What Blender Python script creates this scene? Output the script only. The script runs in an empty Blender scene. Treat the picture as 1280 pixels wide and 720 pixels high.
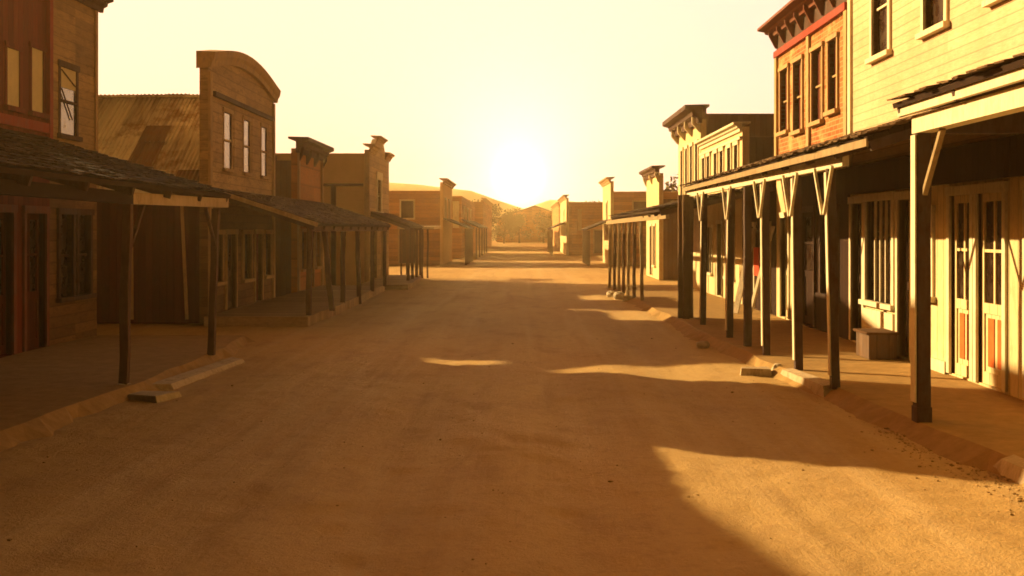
import bpy, bmesh, math, random
from mathutils import Vector, noise
R = random.Random(7)
C = bpy.context.scene.collection
sc = bpy.context.scene
PI = math.pi

# ------------------------------------------------------------------ materials
class NT:
    def __init__(s, name):
        s.m = bpy.data.materials.new(name); s.m.use_nodes = True
        s.t = s.m.node_tree; s.n = s.t.nodes; s.l = s.t.links
        s.b = s.n['Principled BSDF']
        s.b.inputs['Specular IOR Level'].default_value = 0.12
        s.pos = s.n.new('ShaderNodeNewGeometry').outputs['Position']
        sep = s.n.new('ShaderNodeSeparateXYZ'); s.l.new(s.pos, sep.inputs[0])
        s.x, s.y, s.z = sep.outputs
    def put(s, v, sock):
        if isinstance(v, (int, float)): sock.default_value = v
        elif isinstance(v, (tuple, list)): sock.default_value = tuple(v) + ((1,) if len(v) == 3 and sock.type == 'RGBA' else ())
        else: s.l.new(v, sock)
    def math(s, op, a, b=0.0, c=None):
        n = s.n.new('ShaderNodeMath'); n.operation = op
        s.put(a, n.inputs[0]); s.put(b, n.inputs[1])
        if c is not None: s.put(c, n.inputs[2])
        return n.outputs[0]
    def vec(s, x, y, z):
        n = s.n.new('ShaderNodeCombineXYZ')
        for v, k in zip((x, y, z), n.inputs): s.put(v, k)
        return n.outputs[0]
    def scale(s, v, sx, sy, sz):
        n = s.n.new('ShaderNodeVectorMath'); n.operation = 'MULTIPLY'
        s.l.new(v, n.inputs[0]); n.inputs[1].default_value = (sx, sy, sz); return n.outputs[0]
    def noise(s, v, sc_, det=5, rough=0.6):
        n = s.n.new('ShaderNodeTexNoise'); s.put(v, n.inputs['Vector'])
        n.inputs['Scale'].default_value = sc_; n.inputs['Detail'].default_value = det; n.inputs['Roughness'].default_value = rough
        return n.outputs['Fac']
    def white(s, v):
        n = s.n.new('ShaderNodeTexWhiteNoise'); n.noise_dimensions = '3D'; s.put(v, n.inputs['Vector']); return n.outputs['Value']
    def ramp(s, f, lo, hi, a=0.0, b=1.0):
        n = s.n.new('ShaderNodeMapRange'); s.put(f, n.inputs[0])
        for k, v in zip((1, 2, 3, 4), (lo, hi, a, b)): n.inputs[k].default_value = v
        return n.outputs[0]
    def mix(s, f, a, b, mode='MIX'):
        n = s.n.new('ShaderNodeMix'); n.data_type = 'RGBA'; n.blend_type = mode
        s.put(f, n.inputs[0]); s.put(a, n.inputs[6]); s.put(b, n.inputs[7]); return n.outputs[2]
    def bump(s, h, strength=0.5, dist=0.02, prev=None):
        n = s.n.new('ShaderNodeBump'); n.inputs['Strength'].default_value = strength; n.inputs['Distance'].default_value = dist
        s.put(h, n.inputs['Height'])
        if prev is not None: s.l.new(prev, n.inputs['Normal'])
        return n.outputs[0]
    def done(s, col, rough=0.85, normal=None):
        s.put(col, s.b.inputs['Base Color']); s.put(rough, s.b.inputs['Roughness'])
        if normal is not None: s.l.new(normal, s.b.inputs['Normal'])
        return s.m

def wood(name, col, lay='h', pitch=0.14, wear=0.35, worn=None, rough=0.82, var=1.0, lap=0.9):
    """painted or bare timber; lay h: lapped horizontal boards, v: vertical planks, y / x: floor planks running across, n: plain timber"""
    k = NT(name)
    worn = worn or tuple(min(1, c * 0.55 + 0.09) for c in col)
    hor = k.math('ADD', k.x, k.y)
    if lay == 'h': c, st = k.z, (3, 3, 45)
    elif lay == 'v': c, st = hor, (45, 45, 3)
    elif lay == 'y': c, st = k.y, (3, 45, 10)
    elif lay == 'x': c, st = k.x, (45, 3, 10)
    else: c, st = None, (14, 14, 3)
    grain = k.noise(k.scale(k.pos, *st), 1.0, 6, 0.65)
    blot = k.noise(k.pos, 1.1, 6, 0.7)
    fine = k.noise(k.scale(k.pos, *[v * 2.2 for v in st]), 1.0, 4, 0.7)
    nrm = k.bump(grain, 0.35, 0.006)
    w = k.math('MULTIPLY', k.ramp(k.math('ADD', blot, k.math('MULTIPLY', grain, 0.6)), 0.62, 1.0), wear * 2)
    cc = k.mix(k.math('MINIMUM', w, 1.0), col, worn)
    peel = k.noise(k.scale(k.pos, *[2.5 + v*0.22 for v in st]), 1.0, 7, 0.75)
    cc = k.mix(k.math('MULTIPLY', k.ramp(peel, 0.53, 0.58), min(0.8, wear*1.3)), cc, tuple(c_*0.72 for c_ in worn))
    cc = k.mix(0.5, cc, k.mix(k.ramp(fine, 0.3, 0.7), (0.62, 0.6, 0.58), (1.2, 1.2, 1.2)), 'MULTIPLY')
    if c is not None:
        q = k.math('DIVIDE', c, pitch); fr = k.math('FRACT', q); idx = k.math('FLOOR', q)
        tone = k.ramp(k.white(k.vec(idx, k.math('FLOOR', k.math('MULTIPLY', hor, 0.31)) if lay == 'h' else 3.0, 1.0)), 0, 1, 1 - 0.26*var, 1 + 0.14*var)
        n = k.n.new('ShaderNodeCombineColor')
        for q_ in n.inputs: k.put(tone, q_)
        cc = k.mix(1.0, cc, n.outputs[0], 'MULTIPLY')
        if lay == 'h':
            nrm = k.bump(k.math('SUBTRACT', 1.0, fr), lap, 0.02, nrm)
            gap = k.ramp(fr, 0.02, 0.15, 1, 0)
        else:
            e = k.math('ABSOLUTE', k.math('SUBTRACT', fr, 0.5))
            gap = k.ramp(e, 0.455, 0.49)
            nrm = k.bump(k.math('SUBTRACT', 1.0, gap), 0.8, 0.012, nrm)
        cc = k.mix(k.math('MULTIPLY', gap, 0.55), cc, tuple(v * 0.25 for v in col))
    return k.done(cc, k.ramp(grain, 0.2, 0.8, rough - 0.1, min(1, rough + 0.12)), nrm)

def dirt():
    k = NT('packed_dirt')
    big = k.noise(k.scale(k.pos, 0.35, 0.12, 1), 1.0, 6, 0.6)
    tracks = k.noise(k.scale(k.pos, 1.7, 0.06, 1), 1.0, 5, 0.6)
    fine = k.noise(k.pos, 9.0, 8, 0.72)
    grit = k.noise(k.pos, 55.0, 3, 0.7)
    c = k.mix(k.ramp(big, 0.3, 0.7), (0.48, 0.285, 0.10), (0.62, 0.40, 0.155))
    patch = k.noise(k.scale(k.pos, 1.0, 0.55, 1), 1.2, 5, 0.65)
    c = k.mix(k.ramp(patch, 0.52, 0.66, 0, 0.42), c, (0.36, 0.205, 0.075))
    c = k.mix(k.math('MULTIPLY', k.ramp(tracks, 0.5, 0.7), 0.4), c, (0.64, 0.44, 0.22))
    c = k.mix(k.math('MULTIPLY', k.ramp(fine, 0.5, 0.75), 0.5), c, (0.33, 0.19, 0.075))
    clod = k.noise(k.pos, 21.0, 5, 0.75)
    xw = k.math('ADD', k.x, k.math('MULTIPLY', k.noise(k.scale(k.pos, 0.12, 0.06, 0), 1.0, 3, 0.5), 2.0))
    band = k.math('ABSOLUTE', k.math('SUBTRACT', k.math('FRACT', k.math('DIVIDE', xw, 0.92)), 0.5))
    rut = k.math('MULTIPLY', k.ramp(band, 0.16, 0.03), k.ramp(k.noise(k.scale(k.pos, 0.9, 0.18, 1), 1.0, 4, 0.6), 0.46, 0.62))
    c = k.mix(k.math('MULTIPLY', rut, 0.2), c, (0.27, 0.15, 0.05))
    c = k.mix(k.ramp(clod, 0.56, 0.7, 0, 0.5), c, (0.70, 0.47, 0.2))
    c = k.mix(k.ramp(grit, 0.6, 0.75, 0, 0.45), c, (0.6, 0.42, 0.2))
    n = k.bump(fine, 0.5, 0.05); n = k.bump(clod, 0.55, 0.03, n); n = k.bump(grit, 0.5, 0.014, n); n = k.bump(tracks, 0.4, 0.06, n); n = k.bump(k.math('SUBTRACT', 1.0, rut), 0.3, 0.03, n)
    return k.done(c, 0.95, n)

def brick():
    k = NT('weathered_brick')
    n = k.n.new('ShaderNodeTexBrick')
    k.l.new(k.vec(k.math('ADD', k.x, k.y), k.z, 0.0), n.inputs['Vector'])
    n.inputs['Scale'].default_value = 1.0; n.inputs['Brick Width'].default_value = 0.3; n.inputs['Row Height'].default_value = 0.1
    n.inputs['Mortar Size'].default_value = 0.012
    n.inputs['Color1'].default_value = (0.30, 0.085, 0.028, 1); n.inputs['Color2'].default_value = (0.44, 0.17, 0.055, 1); n.inputs['Mortar'].default_value = (0.42, 0.27, 0.12, 1)
    blot = k.noise(k.pos, 1.7, 6, 0.7)
    c = k.mix(k.ramp(blot, 0.5, 0.62), n.outputs['Color'], (0.55, 0.34, 0.14))
    return k.done(c, 0.9, k.bump(k.math('ADD', k.math('SUBTRACT', 1.0, n.outputs['Fac']), k.math('MULTIPLY', blot, 0.7)), 0.8, 0.02))

def shingle(name, a, b):
    k = NT(name)
    t = k.white(k.vec(k.math('FLOOR', k.math('MULTIPLY', k.x, 5.2)), k.math('FLOOR', k.math('MULTIPLY', k.y, 6.3)), 2.0))
    g = k.noise(k.scale(k.pos, 8, 30, 8), 1.0, 5, 0.7)
    c = k.mix(t, a, b); c = k.mix(0.6, c, k.mix(k.ramp(g, 0.3, 0.7), (0.5, 0.5, 0.5), (1.2, 1.2, 1.2)), 'MULTIPLY')
    return k.done(c, 0.9, k.bump(g, 0.5, 0.01))

def tin():
    k = NT('rusted_tin')
    sh = k.white(k.vec(k.math('FLOOR', k.math('DIVIDE', k.math('ADD', k.x, 40), 0.66)), k.math('FLOOR', k.math('MULTIPLY', k.z, 0.82)), 5.0))
    streak = k.noise(k.scale(k.pos, 9, 0.7, 0.7), 1.0, 6, 0.65)
    blot = k.noise(k.pos, 0.9, 5, 0.7)
    f = k.math('ADD', k.math('MULTIPLY', sh, 0.75), k.math('MULTIPLY', streak, 0.75))
    c = k.mix(k.ramp(f, 0.5, 0.82), (0.22, 0.14, 0.08), (0.82, 0.73, 0.58))
    c = k.mix(k.ramp(blot, 0.52, 0.66, 0, 0.8), c, (0.24, 0.11, 0.04))
    return k.done(c, 0.6, k.bump(streak, 0.3, 0.01))

def plain(name, col, rough=0.8, var=0.3, scale=6.0, bump=0.2):
    k = NT(name); n = k.noise(k.pos, scale, 6, 0.7)
    c = k.mix(k.ramp(n, 0.25, 0.75), tuple(v * (1 - var) for v in col), tuple(min(1, v * (1 + var * 0.6)) for v in col))
    return k.done(c, rough, k.bump(n, bump, 0.02))

def glass(name, col=(0.02, 0.014, 0.01), spec=1.0, rough=0.06, ior=1.5):
    k = NT(name); k.b.inputs['IOR'].default_value = ior; k.b.inputs['Specular Tint'].default_value = (1.0, 0.84, 0.55, 1); k.b.inputs['Specular IOR Level'].default_value = spec
    n = k.noise(k.pos, 2.2, 2, 0.5); d = k.noise(k.pos, 5.0, 6, 0.7)
    return k.done(k.mix(k.ramp(d, 0.5, 0.7, 0, 0.5 if spec >= 0.5 else 0.12), col, (0.30, 0.2, 0.1)), k.ramp(d, 0.45, 0.7, rough, rough + 0.35), k.bump(n, 0.2, 0.012))

M = dict(
    dirt=dirt(), brick=brick(), tin=tin(),
    red=wood('red_painted_planks', (0.20, 0.03, 0.012), 'v', 0.19, 0.3, (0.16, 0.05, 0.022)),
    rust=wood('rust_brown_trim', (0.22, 0.06, 0.022), 'n', 0.2, 0.35),
    redtrim=wood('red_painted_trim', (0.34, 0.04, 0.016), 'n', 0.2, 0.25),
    barnred=wood('dark_red_barn_planks', (0.11, 0.018, 0.007), 'v', 0.17, 0.4, (0.075, 0.022, 0.009)),
    tan=wood('tan_clapboard', (0.52, 0.33, 0.13), 'h', 0.17, 0.4, (0.30, 0.19, 0.09)),
    tanplain=wood('tan_trim', (0.54, 0.33, 0.13), 'n', 0.2, 0.35),
    stucco=wood('tan_board_front', (0.58, 0.36, 0.15), 'h', 0.24, 0.5, (0.40, 0.25, 0.11), var=0.7),
    taupe=plain('pale_plaster', (0.80, 0.54, 0.26), 0.9, 0.1, 1.5),
    orange=wood('orange_brown_boards', (0.62, 0.24, 0.05), 'h', 0.62, 0.3, (0.42, 0.2, 0.07)),
    cream=wood('cream_clapboard', (0.60, 0.40, 0.22), 'h', 0.15, 0.4, (0.74, 0.55, 0.34), var=0.3, lap=0.5),
    creamv=wood('cream_vertical_boards', (0.84, 0.65, 0.34), 'v', 0.25, 0.28, (0.66, 0.46, 0.22), var=0.4),
    creamtrim=wood('cream_trim', (0.80, 0.68, 0.45), 'n', 0.2, 0.2, (0.65, 0.5, 0.3)),
    white=wood('white_painted_timber', (0.40, 0.29, 0.15), 'n', 0.2, 0.25, (0.22, 0.13, 0.06)),
    brown=wood('brown_planks', (0.17, 0.085, 0.035), 'v', 0.2, 0.4),
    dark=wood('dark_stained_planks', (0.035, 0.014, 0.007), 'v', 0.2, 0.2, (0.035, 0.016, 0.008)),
    porchshade=wood('porch_shaded_tan_boards', (0.24, 0.125, 0.042), 'h', 0.2, 0.4, (0.16, 0.085, 0.03)),  # tan boards darkened to carry the shade under the left porches
    darktrim=wood('dark_brown_trim', (0.07, 0.028, 0.011), 'n', 0.2, 0.3),
    post=wood('weathered_post_timber', (0.13, 0.06, 0.024), 'n', 0.2, 0.4, (0.09, 0.045, 0.02)),
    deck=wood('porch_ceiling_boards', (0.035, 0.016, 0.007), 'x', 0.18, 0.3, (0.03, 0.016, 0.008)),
    walk=wood('dusty_walk_boards', (0.40, 0.25, 0.115), 'y', 0.24, 0.5, (0.46, 0.3, 0.15)),
    walkrough=plain('dusty_earth_walk', (0.38, 0.225, 0.08), 0.95, 0.3, 5.0, 0.5),
    pebble=plain('dusty_pebbles', (0.42, 0.26, 0.10), 0.95, 0.35, 20.0), darkred=plain('dark_red_shutter', (0.10, 0.016, 0.007), 0.8, 0.3),
    kerb=wood('pale_kerb_timber', (0.58, 0.44, 0.27), 'n', 0.2, 0.4, (0.45, 0.31, 0.17)),
    shakes=shingle('brown_shakes', (0.06, 0.032, 0.014), (0.20, 0.12, 0.055)),
    shakesdark=shingle('dark_shakes', (0.02, 0.011, 0.005), (0.06, 0.032, 0.013)),
    bonewood=wood('bare_bleached_timber', (0.66, 0.5, 0.3), 'n', 0.2, 0.3),
    glass=glass('window_glass', spec=0.5, ior=3.0), dimglass=glass('dusty_dark_glass', (0.02, 0.008, 0.004), 0.14, 0.25),
    blind=plain('cream_blind', (0.75, 0.62, 0.36), 0.9, 0.1), panelred=plain('orange_red_panel', (0.62, 0.14, 0.03), 0.7, 0.25),
    iron=plain('dark_iron', (0.06, 0.04, 0.03), 0.5, 0.2), stone=plain('pale_stone', (0.55, 0.43, 0.28), 0.9, 0.3, 9, 0.7),
    hazewall=wood('brown_distant_boards', (0.62, 0.29, 0.08), 'h', 0.25, 0.3), roofdark=plain('dark_felt_roof', (0.09, 0.05, 0.03), 0.9),
    bark=plain('bark', (0.09, 0.055, 0.03), 0.95, 0.3, 8, 0.6), leaf=plain('dry_leaf', (0.085, 0.075, 0.025), 0.7, 0.4, 3),
    hill=plain('dry_grass_hill', (0.8, 0.64, 0.33), 0.95, 0.3, 0.08),
    redcloth=plain('faded_red_cloth', (0.55, 0.07, 0.03), 0.9, 0.25),
)

# ------------------------------------------------------------------ mesh helpers
class MB:
    def __init__(s): s.v = []; s.f = []
    def poly(s, pts, faces):
        b = len(s.v); s.v += [Vector(p) for p in pts]; s.f += [tuple(b + i for i in f) for f in faces]
    def box8(s, p): s.poly(p, [(0,1,2,3),(7,6,5,4),(0,4,5,1),(1,5,6,2),(2,6,7,3),(3,7,4,0)])
    def box(s, x0, x1, y0, y1, z0, z1):
        s.box8([(x0,y0,z0),(x1,y0,z0),(x1,y1,z0),(x0,y1,z0),(x0,y0,z1),(x1,y0,z1),(x1,y1,z1),(x0,y1,z1)])
    def prism(s, a, b):
        n = len(a); s.poly(list(a) + list(b), [tuple(range(n)), tuple(range(2*n-1, n-1, -1))] + [(i, (i+1) % n, n + (i+1) % n, n + i) for i in range(n)])
    def bar(s, p0, p1, w, d, up=(0, 0, 1)):
        p0, p1 = Vector(p0), Vector(p1); a = (p1 - p0).normalized(); up = Vector(up)
        if abs(a.dot(up)) > 0.97: up = Vector((0, 1, 0))
        r = a.cross(up).normalized(); u = r.cross(a)
        q = lambda p, w, d: [p - r*w/2 - u*d/2, p + r*w/2 - u*d/2, p + r*w/2 + u*d/2, p - r*w/2 + u*d/2]
        s.box8(q(p0, w, d) + q(p1, w, d))
    def post(s, p0, p1, w, jit=0.012, seg=6, rnd=None):
        """a square timber with worn, slightly crooked sides and eased corners"""
        rnd = rnd or R; p0, p1 = Vector(p0), Vector(p1); rings = []
        for i in range(seg + 1):
            t = i / seg; c = p0.lerp(p1, t) + Vector((rnd.uniform(-jit, jit), rnd.uniform(-jit, jit), 0)) * (0 < i < seg)
            h = w / 2 * rnd.uniform(0.93, 1.05); e = h * 0.9
            rings.append([c + Vector(q) for q in ((-e,-h,0),(e,-h,0),(h,-e,0),(h,e,0),(e,h,0),(-e,h,0),(-h,e,0),(-h,-e,0))])
        b = len(s.v)
        for r in rings: s.v += r
        for i in range(seg):
            for j in range(8):
                s.f.append((b+i*8+j, b+i*8+(j+1) % 8, b+i*8+8+(j+1) % 8, b+i*8+8+j))
        s.f.append(tuple(b+j for j in range(8))[::-1]); s.f.append(tuple(b+seg*8+j for j in range(8)))
    def lump(s, c, rx, ry, rz, rnd, n=6, m=4):
        c = Vector(c); b = len(s.v); ph = rnd.random() * 6
        for i in range(1, m):
            th = PI * i / m
            for j in range(n):
                a = ph + 2*PI*j/n; k = rnd.uniform(0.8, 1.15)
                s.v.append(c + Vector((rx*k*math.sin(th)*math.cos(a), ry*k*math.sin(th)*math.sin(a), rz*k*math.cos(th))))
        s.v += [c + Vector((0,0,rz)), c - Vector((0,0,rz))]; t = len(s.v) - 2
        for i in range(m-2):
            for j in range(n): s.f.append((b+i*n+j, b+(i+1)*n+j, b+(i+1)*n+(j+1) % n, b+i*n+(j+1) % n))
        for j in range(n):
            s.f.append((t, b+j, b+(j+1) % n)); s.f.append((t+1, b+(m-2)*n+(j+1) % n, b+(m-2)*n+j))

def build(name, mb, mat, parent=None, label=None, smooth=False, fix=True):
    me = bpy.data.meshes.new(name)
    off = Vector((0, 0, 0)); p = parent
    while p is not None: off += p.location; p = p.parent
    me.from_pydata([v - off for v in mb.v], [], mb.f)
    if fix:
        bm = bmesh.new(); bm.from_mesh(me); bmesh.ops.recalc_face_normals(bm, faces=bm.faces); bm.to_mesh(me); bm.free()
    if smooth: me.polygons.foreach_set('use_smooth', [True] * len(me.polygons))
    me.materials.append(mat if not isinstance(mat, str) else M[mat])
    o = bpy.data.objects.new(name, me); C.objects.link(o)
    if parent is not None: o.parent = parent
    if label: o['label'] = label
    return o
def thing(name, label, cat, loc, group=None):
    o = bpy.data.objects.new(name, None); C.objects.link(o); o.location = loc; o.empty_display_size = 0.3
    o['label'] = label; o['category'] = cat
    if group: o['group'] = group
    return o
def tag(o, label, cat, group=None):
    o['label'] = label; o['category'] = cat
    if group: o['group'] = group
    return o
def kind(o, k): o['kind'] = k; return o

class Fr:
    """a wall plane: u runs along it, z up, o outwards"""
    def __init__(s, org, u, n): s.o, s.u, s.n = Vector(org), Vector(u), Vector(n)
    def p(s, u, z, o=0.0): return s.o + s.u*u + Vector((0,0,z)) + s.n*o
def street(X, nx): return Fr((X, 0, 0), (0, 1, 0), (nx, 0, 0))
def facing(Y): return Fr((0, Y, 0), (1, 0, 0), (0, -1, 0))
def fbox(mb, F, u0, u1, z0, z1, o0, o1):
    mb.box8([F.p(u0,z0,o0), F.p(u1,z0,o0), F.p(u1,z0,o1), F.p(u0,z0,o1), F.p(u0,z1,o0), F.p(u1,z1,o0), F.p(u1,z1,o1), F.p(u0,z1,o1)])
def fprism(mb, F, pts, o0, o1): mb.prism([F.p(u, z, o0) for u, z in pts], [F.p(u, z, o1) for u, z in pts])
def fprofile(mb, F, prof, u0, u1): mb.prism([F.p(u0, z, o) for o, z in prof], [F.p(u1, z, o) for o, z in prof])
def fwall(mb, F, u0, u1, z0, z1, op=(), th=0.2):
    us = sorted({u0, u1} | {a for q in op for a in q[:2]})
    for a, b in zip(us, us[1:]):
        m = (a + b) / 2; z = z0
        for q in sorted((q for q in op if q[0] < m < q[1]), key=lambda q: q[2]):
            if q[2] > z + 1e-4: fbox(mb, F, a, b, z, q[2], -th, 0)
            z = q[3]
        if z < z1 - 1e-4: fbox(mb, F, a, b, z, z1, -th, 0)

def window(F, par, u0, u1, z0, z1, frame, pane='glass', nu=1, nz=2, blind=None, sill=True, cas=0.09, arch=False, drop=0.55, flush=False):
    if flush: F = Fr(F.o + F.n*0.075, F.u, F.n)      # sash set out near the face of the wall
    mb = MB(); c = cas; cz = -0.06 if flush else 0.045
    fbox(mb, F, u0-c, u0, z0, z1, -0.1, cz); fbox(mb, F, u1, u1+c, z0, z1, -0.1, cz)
    if arch:
        n = 8; mid = (u0+u1)/2; r = (u1-u0)/2
        top = [(mid + (r+c)*math.cos(PI*i/n), z1 + (r*0.55+c)*math.sin(PI*i/n)) for i in range(n+1)]
        inn = [(mid + r*math.cos(PI*i/n), z1 - 0.002 + r*0.55*math.sin(PI*i/n)) for i in range(n+1)]
        for i in range(n): fprism(mb, F, [top[i], top[i+1], inn[i+1], inn[i]], -0.1, cz)
    else: fbox(mb, F, u0-c-0.03, u1+c+0.03, z1, z1+c*1.3, -0.1, cz+0.02)
    if sill: fbox(mb, F, u0-c-0.05, u1+c+0.05, z0-0.085, z0, -0.1, cz+0.065)
    for i in range(1, nu):
        u = u0 + (u1-u0)*i/nu; fbox(mb, F, u-0.018, u+0.018, z0, z1, -0.085, -0.045)
    for i in range(1, nz):
        z = z0 + (z1-z0)*i/nz; fbox(mb, F, u0, u1, z-0.02, z+0.02, -0.087, -0.043)
    o = build('window', mb, frame, par)
    mb = MB(); zt = z1 + (((u1-u0)/2*0.55) if arch else 0); fbox(mb, F, u0, u1, z0, z1, -0.16, -0.09)
    if arch: fprism(mb, F, [(u0, z1)] + inn[::-1] + [(u1, z1)], -0.16, -0.088)
    build('pane', mb, pane, o)
    if blind:
        mb = MB(); zb = z1 - (z1-z0)*drop
        n = 10
        for i in range(n):   # a hanging cloth with soft folds
            a, b = u0+0.02+(u1-u0-0.04)*i/n, u0+0.02+(u1-u0-0.04)*(i+1)/n
            d0, d1 = -0.078+0.006*math.sin(i*2.1), -0.078+0.006*math.sin((i+1)*2.1)
            mb.box8([F.p(a,zb,d0-.004),F.p(b,zb,d1-.004),F.p(b,zb,d1),F.p(a,zb,d0),F.p(a,z1,d0-.004),F.p(b,z1,d1-.004),F.p(b,z1,d1),F.p(a,z1,d0)])
        build('blind', mb, blind, o)
    return o
def door(F, par, u0, u1, z0, z1, leaf, frame, panes=0, panel=None, zmid=None, pane='dimglass', rec=0.1):
    mb = MB()
    fbox(mb, F, u0-0.1, u0, z0, z1, -0.14, 0.04); fbox(mb, F, u1, u1+0.1, z0, z1, -0.14, 0.04); fbox(mb, F, u0-0.12, u1+0.12, z1, z1+0.13, -0.14, 0.055)
    build('door_frame', mb, frame, par)
    mb = MB(); zm = zmid or z0 + (z1-z0)*0.45; st = 0.09; o0, o1 = -rec-0.05, -rec
    fbox(mb, F, u0, u0+st, z0, z1, o0, o1); fbox(mb, F, u1-st, u1, z0, z1, o0, o1)
    for a, b in ((z0, z0+0.16), (zm-0.07, zm+0.07), (z1-0.11, z1)): fbox(mb, F, u0+st, u1-st, a, b, o0+0.002, o1-0.002)
    fbox(mb, F, u0+st, u1-st, z0+0.16, zm-0.07, o0+0.01, o1-0.022)
    if not panes: fbox(mb, F, u0+st, u1-st, zm+0.07, z1-0.11, o0+0.01, o1-0.022)
    for i in range(1, panes):
        u = u0+st+(u1-u0-2*st)*i/panes; fbox(mb, F, u-0.025, u+0.025, zm+0.07, z1-0.11, o0+0.004, o1-0.004)
    if panes:
        z = (zm+z1)/2; fbox(mb, F, u0+st, u1-st, z-0.02, z+0.02, o0+0.006, o1-0.006)
    d = build('door', mb, leaf, par)
    if panes:
        mb = MB(); fbox(mb, F, u0+st, u1-st, zm+0.07, z1-0.11, o0+0.012, o1-0.03); build('pane', mb, pane, d)
    if panel:
        for i in range(2):
            a = u0+st+0.05+(u1-u0-2*st-0.1)*i*0.55; mb = MB(); fbox(mb, F, a, a+(u1-u0-2*st)*0.3, z0+0.24, zm-0.13, o1-0.022, o1-0.008)
            build('panel', mb, panel, d)
    mb = MB(); kz = z0+(z1-z0)*0.46; c = F.p(u0+st*0.5, kz, o1+0.035); mb.lump(c, 0.03, 0.03, 0.03, R, 8, 6)
    mb.bar(F.p(u0+st*0.5, kz, o1), F.p(u0+st*0.5, kz, o1+0.03), 0.02, 0.02)
    build('handle', mb, 'iron', d, smooth=True)
    return d
def cornice(F, par, u0, u1, z, h, out, mat, br=0, brmat=None, bw=0.05):
    mb = MB(); prof = [(0.003, z), (out*0.25, z), (out*0.3, z+h*0.3), (out*0.55, z+h*0.42), (out*0.6, z+h*0.62), (out, z+h*0.75), (out, z+h), (-0.25, z+h+0.02), (-0.25, z+h*0.9), (0.003, z+h*0.9)]
    fprofile(mb, F, prof, u0-out*0.6, u1+out*0.6); c = build('cornice', mb, mat, par)
    if br:
        for i in range(br):
            u = u0 + 0.08 + (u1-u0-0.16)*i/(br-1); mb = MB()
            fprofile(mb, F, [(0.002, z-0.3), (0.05, z-0.3), (out*0.5, z+0.0), (out*0.5, z+h*0.4), (0.002, z+h*0.4)], u-bw, u+bw)
            build('bracket', mb, brmat or mat, c)
    return c
def body(par, X, nx, Y0, Y1, H, depth, side, Hb=None, roofm='roofdark', inset=0.0):
    """side, rear walls and a low-pitched roof behind a front"""
    s = -nx; x0, x1 = X + s*0.2, X + s*depth; a, b = min(x0, x1), max(x0, x1); H2 = Hb or H - 0.5
    mb = MB(); mb.box(a, b, Y0+inset, Y0+inset+0.15, 0, H); build('side_wall', mb, side, par)
    mb = MB(); mb.box(a, b, Y1-inset-0.15, Y1-inset, 0, H); build('side_wall', mb, side, par)
    mb = MB(); mb.box(x1-0.15 if s > 0 else x1, x1 if s > 0 else x1+0.15, Y0+inset+0.15, Y1-inset-0.15, 0, H2); build('rear_wall', mb, side, par)
    mb = MB(); y0, y1 = Y0+inset+0.15, Y1-inset-0.15
    P = [(x0, y0, H-0.12), (x1, y0, H2-0.12), (x1, y1, H2-0.12), (x0, y1, H-0.12)]
    mb.box8(P + [(x, y, z+0.09) for x, y, z in P]); build('roof', mb, roofm, par)

def shakes(mb, p0, along, L, up, S, row=0.2, wid=0.17, th=0.018, rag=0.05, miss=0.01, rnd=None):
    """courses of split shakes on a slope: p0 eave corner, along unit vector, up unit vector of the slope"""
    rnd = rnd or R; a, u = Vector(along), Vector(up); n = a.cross(u); n = n if n.z > 0 else -n
    for r in range(int(S/row)):
        x = rnd.uniform(-wid, 0)
        while x < L:
            w = wid * rnd.uniform(0.6, 1.35)
            if rnd.random() > miss:
                x0, x1 = max(0, x+0.005), min(L, x+w)
                if x1 > x0 + 0.02:
                    s0 = r*row + rnd.uniform(-rag, rag)*(1.0 if r else 1.5); s1 = r*row + row*1.5; lift = 0.022+rnd.uniform(0, 0.022)
                    q = [p0 + a*x0 + u*s0 + n*lift, p0 + a*x1 + u*(s0+rnd.uniform(-.01,.01)) + n*(lift+rnd.uniform(-.004,.008)), p0 + a*x1 + u*s1 + n*0.004, p0 + a*x0 + u*s1 + n*0.004]
                    mb.box8(q + [v + n*th for v in q])
            x += w
def porch_roof(par, Xe, ze, Xw, zw, Y0, Y1, mat, name='roof', th=0.06, sag=0.0):
    p0 = Vector((Xe, Y0, ze)); pw = Vector((Xw, Y0, zw)); up = pw - p0; S = up.length; up.normalize(); L = Y1 - Y0
    n = Vector((0,1,0)).cross(up); n = n if n.z > 0 else -n
    mb = MB(); q = [p0 + up*0.03, p0 + up*0.03 + Vector((0,L,0)), pw + Vector((0,L,0)), pw]
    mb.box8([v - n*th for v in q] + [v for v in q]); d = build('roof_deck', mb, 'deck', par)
    mb = MB(); shakes(mb, p0, (0,1,0), L, up, S, 0.21, 0.18); build(name, mb, mat, d, fix=True)
    for i in range(int(L/1.4)+1):
        y = Y0 + 0.08 + (L-0.16)*i/max(1, int(L/1.4)); mb = MB()
        mb.bar(p0 + Vector((0, y-Y0, 0)) - n*(th+0.06) + up*0.05, pw + Vector((0, y-Y0, 0)) - n*(th+0.06), 0.06, 0.11); build('rafter', mb, 'darktrim', d)

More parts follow.
